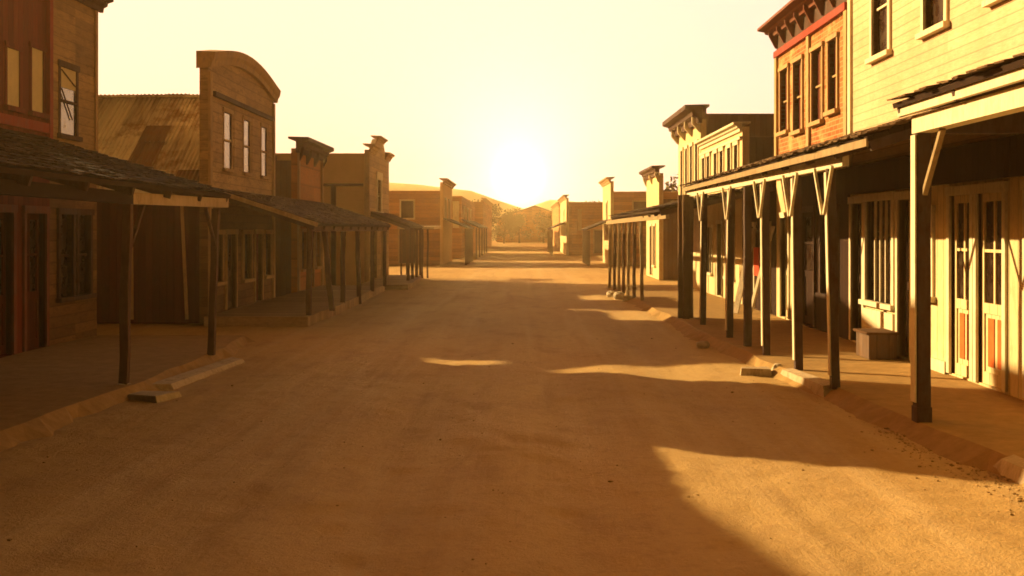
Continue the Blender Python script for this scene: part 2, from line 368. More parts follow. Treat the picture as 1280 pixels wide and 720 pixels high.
# ------------------------------------------------------------------ ground
def gz(x, y):
    if y > 60 or abs(x) > 20: return 0.0
    f = min(1.0, max(0.0, (60-y)/25)) * min(1, max(0, (20-abs(x))/10))
    tr = 0.03*math.cos((x+0.3+0.25*noise.noise((y*0.09, 1, 1)))*2*PI/1.7) * math.exp(-(x/3.0)**2) + 0.02*noise.noise((x*1.6, y*0.12, 9))
    return f*(tr + 0.018*noise.noise((x*0.8, y*0.45, 0)) + 0.012*noise.noise((x*2.6, y*2.1, 3)) + 0.016*noise.noise((x*4.2, y*3.8, 5)))
def lines(segs):
    out = [segs[0][0]]
    for a, b, st in segs:
        n = max(1, round((b-a)/st)); out += [a + (b-a)*(i+1)/n for i in range(n)]
    return out
xs = lines([(-340,-60,40),(-60,-20,5),(-20,-9,0.6),(-9,9,0.1),(9,20,0.6),(20,60,5),(60,340,40)])
ys = lines([(-40,4,4),(4,24,0.1),(24,60,0.3),(60,330,9)])
mb = MB(); nx_ = len(xs)
mb.v = [Vector((x, y, gz(x, y) - 0.03)) for y in ys for x in xs]
mb.f = [(j*nx_+i, j*nx_+i+1, (j+1)*nx_+i+1, (j+1)*nx_+i) for j in range(len(ys)-1) for i in range(nx_-1)]
kind(build('ground', mb, 'dirt', smooth=True, fix=False), 'structure')

rg = random.Random(3); mb = MB()
for i in range(1700):
    if i < 350: y = rg.uniform(5.5, 24)**1.0; x = rg.uniform(-5.2, 4.0)
    elif i < 1450: y = rg.uniform(8.2, 12.5); x = 4.45 - abs(rg.gauss(0, 0.28)) - 0.03*(y-10)
    else: y = rg.uniform(11, 24); x = 4.1 - abs(rg.gauss(0, 0.12))
    s = min(0.045, rg.expovariate(1/0.0042)) + 0.003
    mb.lump((x, y, gz(x, y) - 0.03 + s*0.25), s*rg.uniform(.8,1.5), s*rg.uniform(.8,1.5), s*0.6, rg, 5, 3)
kind(build('gravel', mb, 'pebble', fix=True), 'stuff')

def walk(name, edge, Xw, z, mat, soft=0.0):
    """walkway surface from a ragged outer edge polyline [(X,Y)] to the wall line Xw, with a real step"""
    pts = []
    for (xa, ya), (xb, yb) in zip(edge, edge[1:]):
        n = max(2, int(abs(yb-ya)/0.35))
        for i in range(n):
            t = i/n; pts.append((xa+(xb-xa)*t + 0.035*noise.noise((ya+(yb-ya)*t, 4.4, xa))*2, ya+(yb-ya)*t))
    pts.append(edge[-1]); mb = MB(); top = []
    for x, y in pts:
        zz = z + 0.02*noise.noise((x, y*0.8, 2.2)); top.append((x, y, zz))
    for a, b in zip(top, top[1:]):
        sub = 5
        for k in range(sub):
            A = lambda p, t: (p[0]+(Xw-p[0])*t, p[1], p[2] + (0.012*noise.noise((p[0]*3+t*6, p[1]*2, 1)) if 0 < t < 1 else 0))
            t0, t1 = k/sub, (k+1)/sub
            b0 = len(mb.v); mb.v += [Vector(q) for q in (A(a,t0), A(b,t0), A(b,t1), A(a,t1))]; mb.f.append((b0,b0+1,b0+2,b0+3))
        sg = 1 if Xw < a[0] else -1; so = lambda p: sg*(soft*(0.75 + 0.6*noise.noise((p[1]*0.9, p[0], 7)) + 0.5*noise.noise((p[1]*3.1, p[0], 4))))
        b0 = len(mb.v); mb.v += [Vector((a[0]+so(a),a[1],-0.09)), Vector((b[0]+so(b),b[1],-0.09)), Vector(b), Vector(a)]; mb.f.append((b0,b0+1,b0+2,b0+3))
    for e in (top[0], top[-1]):
        b0 = len(mb.v); mb.v += [Vector((e[0],e[1],-0.15)), Vector(e), Vector((Xw,e[1],e[2])), Vector((Xw,e[1],-0.15))]; mb.f.append((b0,b0+1,b0+2,b0+3))
    bm = MB(); bm.v, bm.f = mb.v, mb.f
    o = build(name, bm, mat, fix=False)
    bb = bmesh.new(); bb.from_mesh(o.data); bmesh.ops.remove_doubles(bb, verts=bb.verts, dist=0.0005); bmesh.ops.recalc_face_normals(bb, faces=bb.faces); bb.to_mesh(o.data); bb.free()
    return kind(o, 'structure')
walk('pavement_right', [(4.62,5),(4.5,10),(4.15,15.2),(3.95,17.2),(3.75,22),(3.6,27.5),(3.45,34),(3.3,43)], 6.2, 0.10, 'walkrough', 0.38)
walk('pavement_left_near', [(-5.65,8),(-5.52,11.8),(-5.33,15.2),(-5.35,19.5),(-5.6,22.4)], -8.6, 0.10, 'walkrough', 0.34)
walk('boardwalk_left', [(-5.0,25.9),(-4.95,29.5),(-5.1,41)], -7.4, 0.2, 'walk')
walk('boardwalk_left_far', [(-4.35,42),(-4.4,46),(-4.7,51.2)], -6.2, 0.16, 'walk')

# ------------------------------------------------------------------ left side
XL = -8.6
# low store beside the photographer, beyond the frame's edge: its roof line shades the street
t = thing('unseen_plank_store', 'unseen low brown plank store beside the red building, on the left porch', 'building', (-8.6, 10, 0))
F = street(-8.6, 1); mb = MB(); fwall(mb, F, 3.0, 16.8, 0, 3.9, [(9, 9.9, 0.1, 2.3), (12, 13.6, 0.9, 2.3)]); fprism(mb, F, [(3.0, 3.9), (16.8, 3.9), (16.8, 4.2), (12.5, 4.62), (3.0, 4.9)], -0.2, 0); build('wall', mb, 'brown', t)
door(F, t, 9, 9.9, 0.12, 2.3, 'red', 'redtrim'); window(F, t, 12, 13.6, 0.9, 2.3, 'tanplain', nu=2); body(t, -8.6, 1, 3.0, 16.8, 3.95, 7, 'brown')

# red two-storey building
t = thing('red_building', 'two-storey red plank building with arched pale upper windows, left edge of the street', 'building', (XL, 18.4, 0))
F = street(XL, 1); ops = [(17.35,17.95,4.3,5.35),(18.62,19.08,4.28,5.25),(19.55,20.02,4.28,5.4),
       (16.97,17.7,0.1,2.4),(18.0,18.8,0.1,2.5),(19.3,20.1,0.1,2.5)]
mb = MB(); fwall(mb, F, 16.86, 20.3, 0, 6.95, ops); build('wall', mb, 'red', t)
for q in ops[:3]: window(F, t, *q, 'red', 'glass', 1, 1, 'blind', True, 0.07, False, 0.985, flush=True)
for i, q in enumerate(ops[3:]): door(F, t, q[0], q[1], 0.12, q[3], 'barnred', 'rust', 2, None, 1.05)
mb = MB(); fbox(mb, F, 20.16, 20.3, 3.6, 6.95, 0.002, 0.07); build('corner_board', mb, 'redtrim', t)
mb = MB(); fbox(mb, F, 16.86, 20.15, 3.95, 4.12, 0.002, 0.06); build('belt_board', mb, 'redtrim', t)
body(t, XL, 1, 16.86, 20.3, 3.95, 7.5, 'red', 3.8); cornice(F, t, 17.05, 20.0, 6.6, 0.4, 0.3, 'redtrim', 5)

# tan clapboard house
t = thing('clapboard_house', 'tan clapboard two-storey house with one broken-blind sash window beside the red building', 'building', (-8.62, 21.5, 0))
F = street(-8.62, 1); ops = [(20.82,21.55,4.0,5.25),(20.75,21.35,0.95,2.5),(21.6,22.2,0.95,2.5)]
mb = MB(); fwall(mb, F, 20.34, 22.6, 3.6, 6.75, ops[:1]); build('wall', mb, 'tan', t)
mb = MB(); fwall(mb, F, 20.34, 22.6, 0, 3.597, ops[1:]); build('lower_wall', mb, 'porchshade', t)  # porch shade put into the colour of the lower wall
w = window(F, t, *ops[0], 'darktrim', 'glass', 1, 2, 'blind', True, 0.09, False, 0.3, flush=True)
for a, b in (((20.85, 5.2), (21.5, 4.95)), ((20.85, 4.85), (21.35, 4.3))):
    mb = MB(); mb.bar(F.p(a[0], a[1], 0.01), F.p(b[0], b[1], 0.01), 0.025, 0.012); build('blind_slat', mb, 'darktrim', w)
for q in ops[1:]: window(F, t, *q, 'darktrim', 'dimglass', 1, 2)
mb = MB(); fbox(mb, F, 22.47, 22.6, 3.6, 6.74, 0.002, 0.03); build('corner_board', mb, 'tanplain', t)
cornice(F, t, 20.5, 22.6, 6.62, 0.3, 0.28, 'darktrim'); body(t, -8.62, 1, 20.34, 22.6, 6.7, 7.4, 'tan', 6.3)

# near left porch
t = thing('porch', 'dark shingled porch on two crooked posts along the red building', 'porch', (-5.4, 15.2, 0))
porch_roof(t, -5.12, 2.82, -8.58, 3.85, 8.6, 19.7, 'shakesdark')
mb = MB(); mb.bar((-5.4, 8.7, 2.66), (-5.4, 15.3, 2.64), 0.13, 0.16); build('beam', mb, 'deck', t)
mb = MB(); mb.bar((-5.4, 15.3, 2.64), (-5.27, 19.75, 2.68), 0.13, 0.16); build('beam', mb, 'kerb', t)
for (x, y, x2, y2, d) in ((-5.45, 15.25, -5.41, 15.3, 1), (-5.32, 19.05, -5.28, 19.2, -1), (-5.5, 10.6, -5.45, 10.6, 1)):
    mb = MB(); mb.post((x, y, 0.08), (x2, y2, 2.57), 0.115, 0.014); p = build('post', mb, 'post', t)
    mb = MB(); mb.bar((x2, y2+d*0.07, 1.95), (x2, y2+d*0.62, 2.57), 0.05, 0.05); build('brace', mb, 'post', t)
mb = MB(); mb.lump((-5.45, 15.25, 0.07), 0.14, 0.12, 0.06, R, 8, 5); build('post_footing', mb, 'stone', t)
# flat kerb pieces on the dirt
mb = MB(); mb.prism([(-5.28,15.6,-0.04),(-4.92,15.75,-0.04),(-4.72,19.0,-0.04),(-4.98,19.1,-0.04)], [(-5.25,15.66,0.05),(-4.98,15.79,0.035),(-4.76,18.93,0.03),(-4.96,19.02,0.05)])
tag(build('kerb_plank', mb, 'kerb'), 'long pale flat kerb plank lying between the left porch posts', 'plank')
mb = MB(); mb.prism([(-5.25,14.75,-0.04),(-4.75,14.5,-0.04),(-4.55,14.95,-0.04),(-5.15,15.1,-0.04)], [(-5.22,14.77,0.04),(-4.78,14.53,0.05),(-4.6,14.93,0.055),(-5.13,15.06,0.045)])
tag(build('stone_slab', mb, 'stone'), 'small flat stone slab at the foot of the nearest left post', 'slab')

# unseen gabled block added behind the clapboard house to shape the sun streaks
t = thing('gabled_shadow_block', 'unseen gabled shadow block added behind the clapboard house', 'building', (-17, 28, 0))
ba, bb_, bo = Vector((-0.883, 0.469, 0)), Vector((0.469, 0.883, 0)), Vector((-16.5, 27.45, 0))
def bp(a, b, z): return bo + ba*a + bb_*b + Vector((0, 0, z))
P = [(0,0),(5.8,0),(5.8,7.5),(2.9,9.2),(0,7.5)]
mb = MB(); mb.prism([bp(0, b, z) for b, z in P], [bp(8, b, z) for b, z in P]); build('wall', mb, 'brown', t)  # body of the unseen gabled shadow block
for c, d in (((-0.02,7.5),(2.9,9.21)), ((5.9,7.45),(2.9,9.21))):
    mb = MB(); mb.box8([bp(-.1,*c),bp(8.1,*c),bp(8.1,*d),bp(-.1,*d)]+[bp(-.1,c[0],c[1]+.06),bp(8.1,c[0],c[1]+.06),bp(8.1,d[0],d[1]+.06),bp(-.1,d[0],d[1]+.06)]); build('roof', mb, 'tin', t)  # roof slopes of the unseen gabled shadow block
mb = MB(); mb.bar(bp(0.15, -1.05, 7.45), bp(0.15, -0.005, 7.45), 0.26, 0.3); build('shadow_bar', mb, 'brown', t)  # added bar that breaks the sun streak in the street
t = thing('low_shadow_block', 'unseen low shadow block added between the clapboard house and the gabled shadow block', 'shadow block', (-11.6, 24.2, 0))  # unseen block added to cut off the left end of the sun streak
mb = MB(); mb.box(-13, -10.2, 23.2, 25.2, 0, 3.62); build('wall', mb, 'brown', t)  # body of the unseen low shadow block
mb = MB(); mb.box8([(-13.1,23.1,3.63),(-10.1,23.1,3.63),(-10.1,25.3,3.75),(-13.1,25.3,3.75),(-13.1,23.1,3.7),(-10.1,23.1,3.7),(-10.1,25.3,3.82),(-13.1,25.3,3.82)]); build('roof', mb, 'tin', t)
# arched false-front store with a tin roof
XB = -7.45
t = thing('arched_front_store', 'tan false-front store with segmental arched top, three narrow windows and patched tin roof', 'building', (XB, 30, 0))
F = street(XB, 1); ops = [(27.8,28.5,3.75,5.15),(29.75,30.4,3.75,5.15),(31.75,32.4,3.75,5.15),(26.9,27.6,0.95,2.1),(28.0,28.9,0.22,2.1),(29.6,30.5,0.9,2.1),(31.0,31.8,0.22,2.1),(32.1,32.9,0.9,2.1)]
mb = MB(); fwall(mb, F, 26.4, 33.3, 0, 3.147, ops[3:]); build('lower_wall', mb, 'porchshade', t)  # wall under the porch coloured darker to stand for its shade
mb = MB(); fwall(mb, F, 26.4, 33.3, 3.15, 5.8, ops[:3])
arc = [(26.4 + 6.9*i/14, 5.72 + 0.75*math.sin(PI*(0.15+0.72*i/14))) for i in range(15)]
fprism(mb, F, [(33.3, 5.8), (26.4, 5.8)] + arc, -0.2, 0); build('wall', mb, 'stucco', t)
mb = MB()
for (ua, za), (ub, zb) in zip(arc, arc[1:]):
    prof = [(0.003,-0.02),(0.1,-0.02),(0.12,0.1),(0.17,0.18),(0.2,0.34),(-0.25,0.36),(-0.25,-0.05)]
    sa, sb = (ua - (0.1 if ua < 26.5 else 0)), (ub + (0.12 if ub > 33.2 else 0))
    mb.prism([F.p(sa, za+z, o) for o, z in prof], [F.p(sb, zb+z, o) for o, z in prof])
build('cornice', mb, 'tanplain', t)
mb = MB(); fbox(mb, F, 26.75, 32.95, 5.42, 5.53, 0.002, 0.09); build('belt_board', mb, 'darktrim', t)
for u in (26.4, 33.1):
    mb = MB(); fbox(mb, F, u, u+0.2, 0.2, 5.95, 0.002, 0.06); build('corner_board', mb, 'tanplain', t)
for a, b in ((26.61, 27.7), (28.6, 29.65), (30.5, 31.65), (32.5, 33.08)):
    mb = MB(); fbox(mb, F, a+0.14, b-0.12, 3.72, 5.3, 0.001, 0.012); build('wall_panel', mb, 'darktrim' if False else 'stucco', t)
for q in ops[:3]: window(F, t, *q, 'tanplain', 'glass', 1, 2, None, True, 0.08, flush=True)
for i, q in enumerate(ops[3:]):
    if q[2] < 0.5: door(F, t, q[0], q[1], q[2], q[3], 'red' if i == 3 else 'brown', 'tanplain', 2, None, 1.1)
    else: window(F, t, *q, 'tanplain', 'dimglass', 2, 1)
# body with plank side wall and gable tin roof
mb = MB(); mb.box(-12.6, XB-0.2, 26.45, 26.6, 0, 3.25); build('side_wall', mb, 'barnred', t)
for x, tw in ((-9.25, 0.02), (-7.95, 0.14)):
    mb = MB(); mb.bar((x, 26.42, 0.1), (x-tw, 26.42, 3.2), 0.07, 0.05); build('batten', mb, 'tanplain', t)
mb = MB(); mb.box(-12.6, XB-0.2, 33.1, 33.25, 0, 3.25); build('side_wall', mb, 'barnred', t)
mb = MB(); mb.prism([(-12.6,26.6,0),(-12.6,33.1,0),(-12.6,33.1,3.25),(-12.6,29.85,5.6),(-12.6,26.6,3.25)],[(-12.45,26.6,0),(-12.45,33.1,0),(-12.45,33.1,3.25),(-12.45,29.85,5.6),(-12.45,26.6,3.25)]); build('rear_wall', mb, 'barnred', t)
def tin_slope(y0, z0, y1, z1):
    mb = MB(); L = math.hypot(y1-y0, z1-z0); n = 8; rr = random.Random(11)
    for r in range(2):
        x = -12.75
        while x < XB-0.25:
            w = min(0.66, XB-0.22-x); s0, s1 = r*0.5 - (0.04 if r == 0 else 0.02), r*0.5+0.52
            s0 += rr.uniform(-0.012, 0.012); lift = 0.03*r + rr.uniform(0, 0.03); k0 = len(mb.v); N = 12
            for i in range(N+1):
                xx = x + w*i/N; c = 0.018*math.cos(i*PI) + lift
                for s in (s0, s1): mb.v.append(Vector((xx + 0.03*(rr.random()-.5)*0, y0+(y1-y0)*s, z0+(z1-z0)*s + c)))
            for i in range(N): mb.f.append((k0+2*i, k0+2*i+1, k0+2*i+3, k0+2*i+2))
            x += w - 0.02
    return mb
o = build('roof', tin_slope(26.15, 3.05, 29.85, 5.72), 'tin', t, fix=False); build('roof', tin_slope(33.5, 3.05, 29.85, 5.72), 'tin', t, fix=False)
mb = MB(); mb.bar((-12.75, 29.85, 5.76), (XB-0.24, 29.85, 5.76), 0.3, 0.05); build('ridge_cap', mb, 'tin', t)

# porch along the arched store and the orange store
t = thing('porch', 'low dark brown shingled porch in front of the arched-front store', 'porch', (-5.05, 30, 0))
porch_roof(t, -4.85, 2.36, -7.43, 3.22, 26.3, 41.0, 'shakes')
mb = MB(); mb.bar((-5.05, 26.35, 2.24), (-5.05, 40.9, 2.24), 0.11, 0.13); build('beam', mb, 'post', t)
mb = MB(); mb.bar((-4.84, 26.27, 2.33), (-7.4, 26.27, 3.18), 0.03, 0.1); build('barge_board', mb, 'kerb', t)
for x, y, b in ((-5.08, 26.45, .2), (-4.85, 28.3, .2), (-5.05, 31.2, .2), (-4.98, 33.9, 0.0), (-5.05, 37.3, .2), (-5.05, 40.6, .2)):
    mb = MB(); mb.post((x, y, b-0.03), (-5.05, y, 2.18), 0.12, 0.014); build('post', mb, 'post', t)
    mb = MB(); mb.bar((-5.05, y+0.06, 1.75), (-5.05, y+0.45, 2.18), 0.045, 0.045); build('brace', mb, 'post', t)

# orange false front
XC = -7.45
t = thing('orange_store', 'orange-brown boarded false-front store with heavy dark cornice', 'building', (XC, 39, 0))
F = street(XC, 1); ops = [(37.4,38.3,0.9,2.15),(38.8,39.6,0.22,2.15),(40.0,40.8,0.9,2.15)]
mb = MB(); fwall(mb, F, 36.8, 41.2, 0, 4.9, ops); build('wall', mb, 'orange', t)
for u in (36.8, 41.02):
    mb = MB(); fbox(mb, F, u, u+0.18, 0.2, 4.86, 0.002, 0.07); build('corner_board', mb, 'tanplain', t)
for i, q in enumerate(ops):
    (door(F, t, q[0], q[1], q[2], q[3], 'brown', 'tanplain') if i == 1 else window(F, t, *q, 'tanplain', 'dimglass', 2, 1))
cornice(F, t, 36.8, 41.2, 4.75, 0.5, 0.42, 'darktrim', 4)
body(t, XC, 1, 36.8, 41.2, 4.5, 7, 'brown', 4.1)
mb = MB(); mb.box(-15.5, -9.3, 33.35, 36.85, 0, 5.1); build('rear_shadow_block', mb, 'brown', t)  # unseen blocks added behind the store gaps to keep sun off the road
mb = MB(); mb.box(-15.5, -9.9, 41.15, 44.9, 0, 5.2); build('rear_shadow_block', mb, 'brown', t)

# big taupe hall
XD = -6.2
t = thing('plaster_hall', 'pale plaster hall with blank side wall and crested narrow false front', 'building', (XD, 48, 0))
F = street(XD, 1); ops = [(47.2,48.4,3.0,4.35),(46.0,47.0,0.2,2.3),(48.6,49.5,0.2,2.3)]
mb = MB(); fwall(mb, F, 45.0, 51.4, 0, 5.45, ops)
fprism(mb, F, [(46.6,5.45),(49.9,5.45),(49.9,5.75),(49.3,6.05),(47.2,6.05),(46.6,5.75)], -0.2, 0.0); build('wall', mb, 'stucco', t)
window(F, t, *ops[0], 'creamtrim', 'dimglass', 1, 2, None, True, 0.25)
for q in ops[1:]: door(F, t, q[0], q[1], q[2], q[3], 'brown', 'tanplain')
for a, b in ((45.0, 46.6), (49.9, 51.4)): cornice(F, t, a, b, 5.35, 0.32, 0.25, 'tanplain')
cornice(F, t, 47.2, 49.3, 5.98, 0.2, 0.2, 'tanplain')
body(t, XD, 1, 45.0, 51.4, 5.3, 7, 'taupe', 5.25)
G = facing(45.0)
mb = MB(); fbox(mb, G, -13.0, XD-0.25, 3.98, 4.08, 0.002, 0.07); build('ledge', mb, 'darktrim', t)
for u in (-7.75, -10.4):
    mb = MB(); fbox(mb, G, u, u+0.2, 0, 3.975, 0.002, 0.05); build('batten', mb, 'darktrim', t)
mb = MB(); fbox(mb, G, XD-0.2, XD, 0, 5.44, 0.0, 0.06); build('corner_board', mb, 'tanplain', t)
t = thing('porch', 'small porch roof and posts before the pale plaster hall', 'porch', (-4.6, 48, 0))
porch_roof(t, -4.55, 2.35, -6.18, 2.95, 45.2, 51.0, 'shakes')
for y in (45.4, 47.2, 49.0, 50.8):
    mb = MB(); mb.post((-4.7, y, 0.12), (-4.7, y, 2.28), 0.12); build('post', mb, 'post', t)
t = thing('side_porch', 'row of thin posts under a pale flat roof at the plaster hall corner', 'porch', (-5, 52, 0))
mb = MB(); mb.box8([(-5.85,51.7,2.26),(-4.2,52.3,2.26),(-4.05,54.6,2.3),(-5.9,54.6,2.3),(-5.85,51.7,2.38),(-4.2,52.3,2.38),(-4.05,54.6,2.42),(-5.9,54.6,2.42)]); build('roof', mb, 'kerb', t)
for i in range(6):
    x = -5.68+0.235*i; mb = MB(); mb.post((x, 51.9+0.09*i, -0.05), (x, 51.95+0.09*i, 2.26), 0.085, 0.02); build('post', mb, 'post', t)

# ------------------------------------------------------------------ right side
XR = 6.2
t = thing('cream_house', 'large cream clapboard two-storey building nearest on the right of the street', 'building', (XR, 15, 0))
F = street(XR, -1)
up = [(18.99,19.86,5.25,6.95),(16.44,17.29,5.25,6.95),(13.9,14.75,5.25,6.95)]
gr = [(20.45,21.15,0.13,2.7),(18.78,20.25,0.95,2.72),(17.92,18.5,0.13,2.7),(16.95,17.2,1.2,2.5),(15.5,16.25,0.13,2.7),(14.45,15.28,0.13,2.7),(12.9,13.75,0.13,2.7)]
mb = MB(); fwall(mb, F, 5.0, 21.3, 3.4, 8.2, up); build('wall', mb, 'cream', t)
mb = MB(); fwall(mb, F, 5.0, 21.3, 0, 3.397, gr); build('lower_wall', mb, 'creamv', t)
for i, q in enumerate(up): window(F, t, *q, 'creamtrim', 'dimglass', 1, 2, ['blind', None, 'blind'][i], True, 0.11, False, 0.35)
window(F, t, *gr[1], 'creamtrim', 'dimglass', 5, 1, None, True, 0.1); window(F, t, *gr[3], 'creamtrim', 'dimglass', 1, 1, None, True, 0.06)
door(F, t, *gr[0], 'dark', 'creamtrim'); door(F, t, *gr[2], 'dark', 'creamtrim')
for q in gr[4:]: door(F, t, *q, 'creamv', 'creamtrim', 2, 'panelred', 1.15, rec=0.04)
mb = MB(); fbox(mb, F, 5.0, 21.3, 2.87, 3.39, 0.06, 0.085); build('porch_shade_band', mb, 'dark', t)  # shade under the porch roof put in as a dark board band
mb = MB(); fbox(mb, F, 18.7, 20.32, 0.25, 0.8, 0.002, 0.05); build('stall_panel', mb, 'creamtrim', t)
mb = MB(); fbox(mb, F, 5.0, 12.78, 0.1, 0.28, 0.002, 0.06); fbox(mb, F, 16.36, 17.8, 0.1, 0.28, 0.002, 0.06); fbox(mb, F, 18.62, 20.34, 0.1, 0.24, 0.002, 0.12); build('skirting', mb, 'creamtrim', t)
mb = MB(); fbox(mb, F, 21.14, 21.3, 3.4, 8.2, 0.002, 0.05); build('corner_board', mb, 'creamtrim', t)
body(t, XR, -1, 5.0, 21.3, 8.0, 9, 'cream', 7.6)

t = thing('brick_building', 'two-storey brick building with tall dark red windows and red bracketed cornice', 'building', (XR, 24.5, 0))
up = [(26.2,26.98,4.55,6.02),(24.88,25.66,4.45,6.02),(23.2,24.02,4.5,6.02),(22.1,22.72,4.6,6.02)]
gr = [(26.2,27.0,0.13,2.5),(23.9,25.2,0.13,2.6),(22.1,23.3,0.9,2.6)]
mb = MB(); fwall(mb, F, 21.35, 27.5, 3.4, 6.6, up); build('wall', mb, 'brick', t)
for q in up:
    window(F, t, *q, 'tanplain', 'darkred', 2, 2, None, True, 0.07)
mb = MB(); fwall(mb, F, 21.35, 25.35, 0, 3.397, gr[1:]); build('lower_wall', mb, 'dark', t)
mb = MB(); fwall(mb, F, 25.353, 27.5, 0, 3.397, gr[:1]); build('lower_wall', mb, 'creamv', t)
door(F, t, *gr[0], 'creamv', 'creamtrim', 2); door(F, t, *gr[1], 'dark', 'darktrim', 2); window(F, t, *gr[2], 'darktrim', 'dimglass', 3, 1)
mb = MB(); fbox(mb, F, 21.4, 27.5, 6.42, 6.57, 0.002, 0.08); build('frieze_board', mb, 'redtrim', t)
mb = MB(); fbox(mb, F, 21.4, 27.5, 6.6, 7.05, -0.2, 0.0); build('frieze', mb, 'darktrim', t)
cornice(F, t, 21.4, 27.5, 6.95, 0.24, 0.42, 'rust', 8, 'rust', 0.025)
for u in (21.36, 24.2, 27.3):
    mb = MB(); fbox(mb, F, u, u+0.2, 3.45, 6.41, 0.002, 0.06); build('pilaster', mb, 'tanplain', t)
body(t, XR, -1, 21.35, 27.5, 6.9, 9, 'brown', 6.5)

# near right porch
t = thing('porch', 'porch with a wide pale double fascia on one dark square post, nearest on the right', 'porch', (4.4, 11, 0))
porch_roof(t, 4.12, 3.62, 6.18, 4.15, 4.5, 12.62, 'shakes')
mb = MB(); mb.box(4.3, 4.48, 4.5, 12.42, 3.27, 3.46); build('beam', mb, 'creamtrim', t)
mb = MB(); mb.box(4.2, 4.26, 4.5, 12.6, 3.475, 3.585); build('fascia', mb, 'creamtrim', t)
mb = MB(); mb.box(4.483, 6.15, 12.3, 12.42, 3.27, 3.5); build('end_beam', mb, 'darktrim', t)
for y in (12.36, 8.4):
    mb = MB(); mb.post((4.39, y, 0.09), (4.39, y, 3.27), 0.155, 0.004); p = build('post', mb, 'darktrim', t)
    mb = MB(); mb.box(4.29, 4.307, y-0.07, y+0.07, 0.31, 3.25); build('lit_edge_strip', mb, 'creamtrim', p)  # pale strip standing for the sunlit edge of the dark post
    mb = MB(); mb.box(4.306, 4.474, y-0.084, y+0.084, 0.09, 0.26); build('post_base', mb, 'darktrim', p)
    mb = MB(); mb.bar((4.39, y-0.08, 2.6), (4.39, y-0.62, 3.27), 0.055, 0.055); build('brace', mb, 'white', t)

# long porch with Y-braced posts
t = thing('porch', 'long shingled porch on dark posts with pale Y-shaped braces before the brick building', 'porch', (4.1, 20, 0))
porch_roof(t, 3.86, 3.26, 6.18, 3.98, 12.7, 27.4, 'shakes')
mb = MB(); mb.bar((4.12, 14.35, 3.1), (4.0, 27.2, 3.08), 0.09, 0.15); build('beam', mb, 'creamtrim', t)
mb = MB(); mb.bar((3.9, 12.72, 3.2), (3.88, 27.35, 3.19), 0.03, 0.09); build('fascia', mb, 'white', t)
for x, y, xt in ((4.18,15.05,4.12),(4.13,16.85,4.1),(4.1,18.95,4.08),(4.02,21.9,4.06),(3.98,24.9,4.02)):
    mb = MB(); mb.post((x, y, 0.08), (xt, y, 3.03), 0.115, 0.005); p = build('post', mb, 'darktrim', t)
    mb = MB(); mb.bar((x-0.069, y, 0.25), (xt-0.069, y, 2.98), 0.018, 0.1); build('lit_edge_strip', mb, 'creamtrim', p)  # sunlit street edge of each post put in as a pale strip
    for d in (-1, 1):
        mb = MB(); mb.bar((xt-0.1, y+d*0.05, 2.42), (xt-0.1, y+d*0.44, 3.04), 0.04, 0.045); build('brace', mb, 'creamtrim', t)
for x, y in ((4.06,20.35),(4.3,23.5)):
    mb = MB(); mb.post((x, y, 0.08), (x, y, 3.0), 0.13, 0.012); build('post', mb, 'darktrim', t)
for x, y in ((3.86,26.7),(3.78,26.95),(4.0,27.0)):
    mb = MB(); mb.post((x, y, 0.05), (x, y, 3.05), 0.15, 0.012); build('post', mb, 'post', t)

# plank shed between brick building and windowed store
t = thing('plank_shed', 'low dark plank shed with pale door trims between brick building and low cream store', 'building', (XR, 29.5, 0))
gr = [(28.2,29.0,0.13,2.3),(30.1,31.0,0.13,2.3)]
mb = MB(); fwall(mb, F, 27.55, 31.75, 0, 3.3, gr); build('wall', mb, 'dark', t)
for q in gr: door(F, t, *q, 'brown', 'creamtrim')
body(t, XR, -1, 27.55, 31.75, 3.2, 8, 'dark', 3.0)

t = thing('cream_store', 'low cream store with a row of six narrow upper windows under a flat cornice', 'building', (XR, 35.5, 0))
up = [(u-0.27, u+0.27, 3.7, 4.68) for u in (32.6, 33.7, 35.0, 36.1, 37.5, 38.5)]
gr = [(33.0,34.2,0.8,2.3),(35.0,35.8,0.13,2.4),(36.8,38.2,0.8,2.3)]
mb = MB(); fwall(mb, F, 31.8, 39.2, 0, 5.15, gr + up); build('wall', mb, 'creamv', t)
for q in up: window(F, t, *q, 'creamtrim', 'dimglass', 1, 1, None, False, 0.09)
window(F, t, *gr[0], 'creamtrim', 'dimglass', 3, 1); window(F, t, *gr[2], 'creamtrim', 'dimglass', 3, 1); door(F, t, *gr[1], 'dark', 'creamtrim')
mb = MB(); fbox(mb, F, 31.82, 39.2, 4.8, 4.88, 0.002, 0.08); build('belt_board', mb, 'creamtrim', t)
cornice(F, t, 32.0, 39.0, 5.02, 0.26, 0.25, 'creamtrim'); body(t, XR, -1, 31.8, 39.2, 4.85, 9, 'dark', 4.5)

t = thing('tall_front_store', 'cream false-front store with tall narrow windows and deep overhanging dark cornice', 'building', (XR, 42, 0))
up = [(39.8+1.25*i, 40.35+1.25*i, 3.4, 5.3) for i in range(4)]
mb = MB(); fwall(mb, F, 39.3, 45.0, 0, 6.1, up + [(41.5,42.4,0.13,2.4)]); build('wall', mb, 'creamv', t)
for q in up: window(F, t, *q, 'creamtrim', 'dimglass', 1, 1, None, False, 0.1)
door(F, t, 41.5, 42.4, 0.13, 2.4, 'dark', 'creamtrim')
cornice(F, t, 39.3, 45.0, 5.95, 0.62, 0.6, 'darktrim', 4, 'creamtrim'); body(t, XR, -1, 39.3, 45.0, 6.3, 10, 'brown', 6.2)
mb = MB(); fbox(mb, F, 39.3, 45.0, 6.1, 6.5, -0.2, -0.003); build('parapet', mb, 'brown', t)

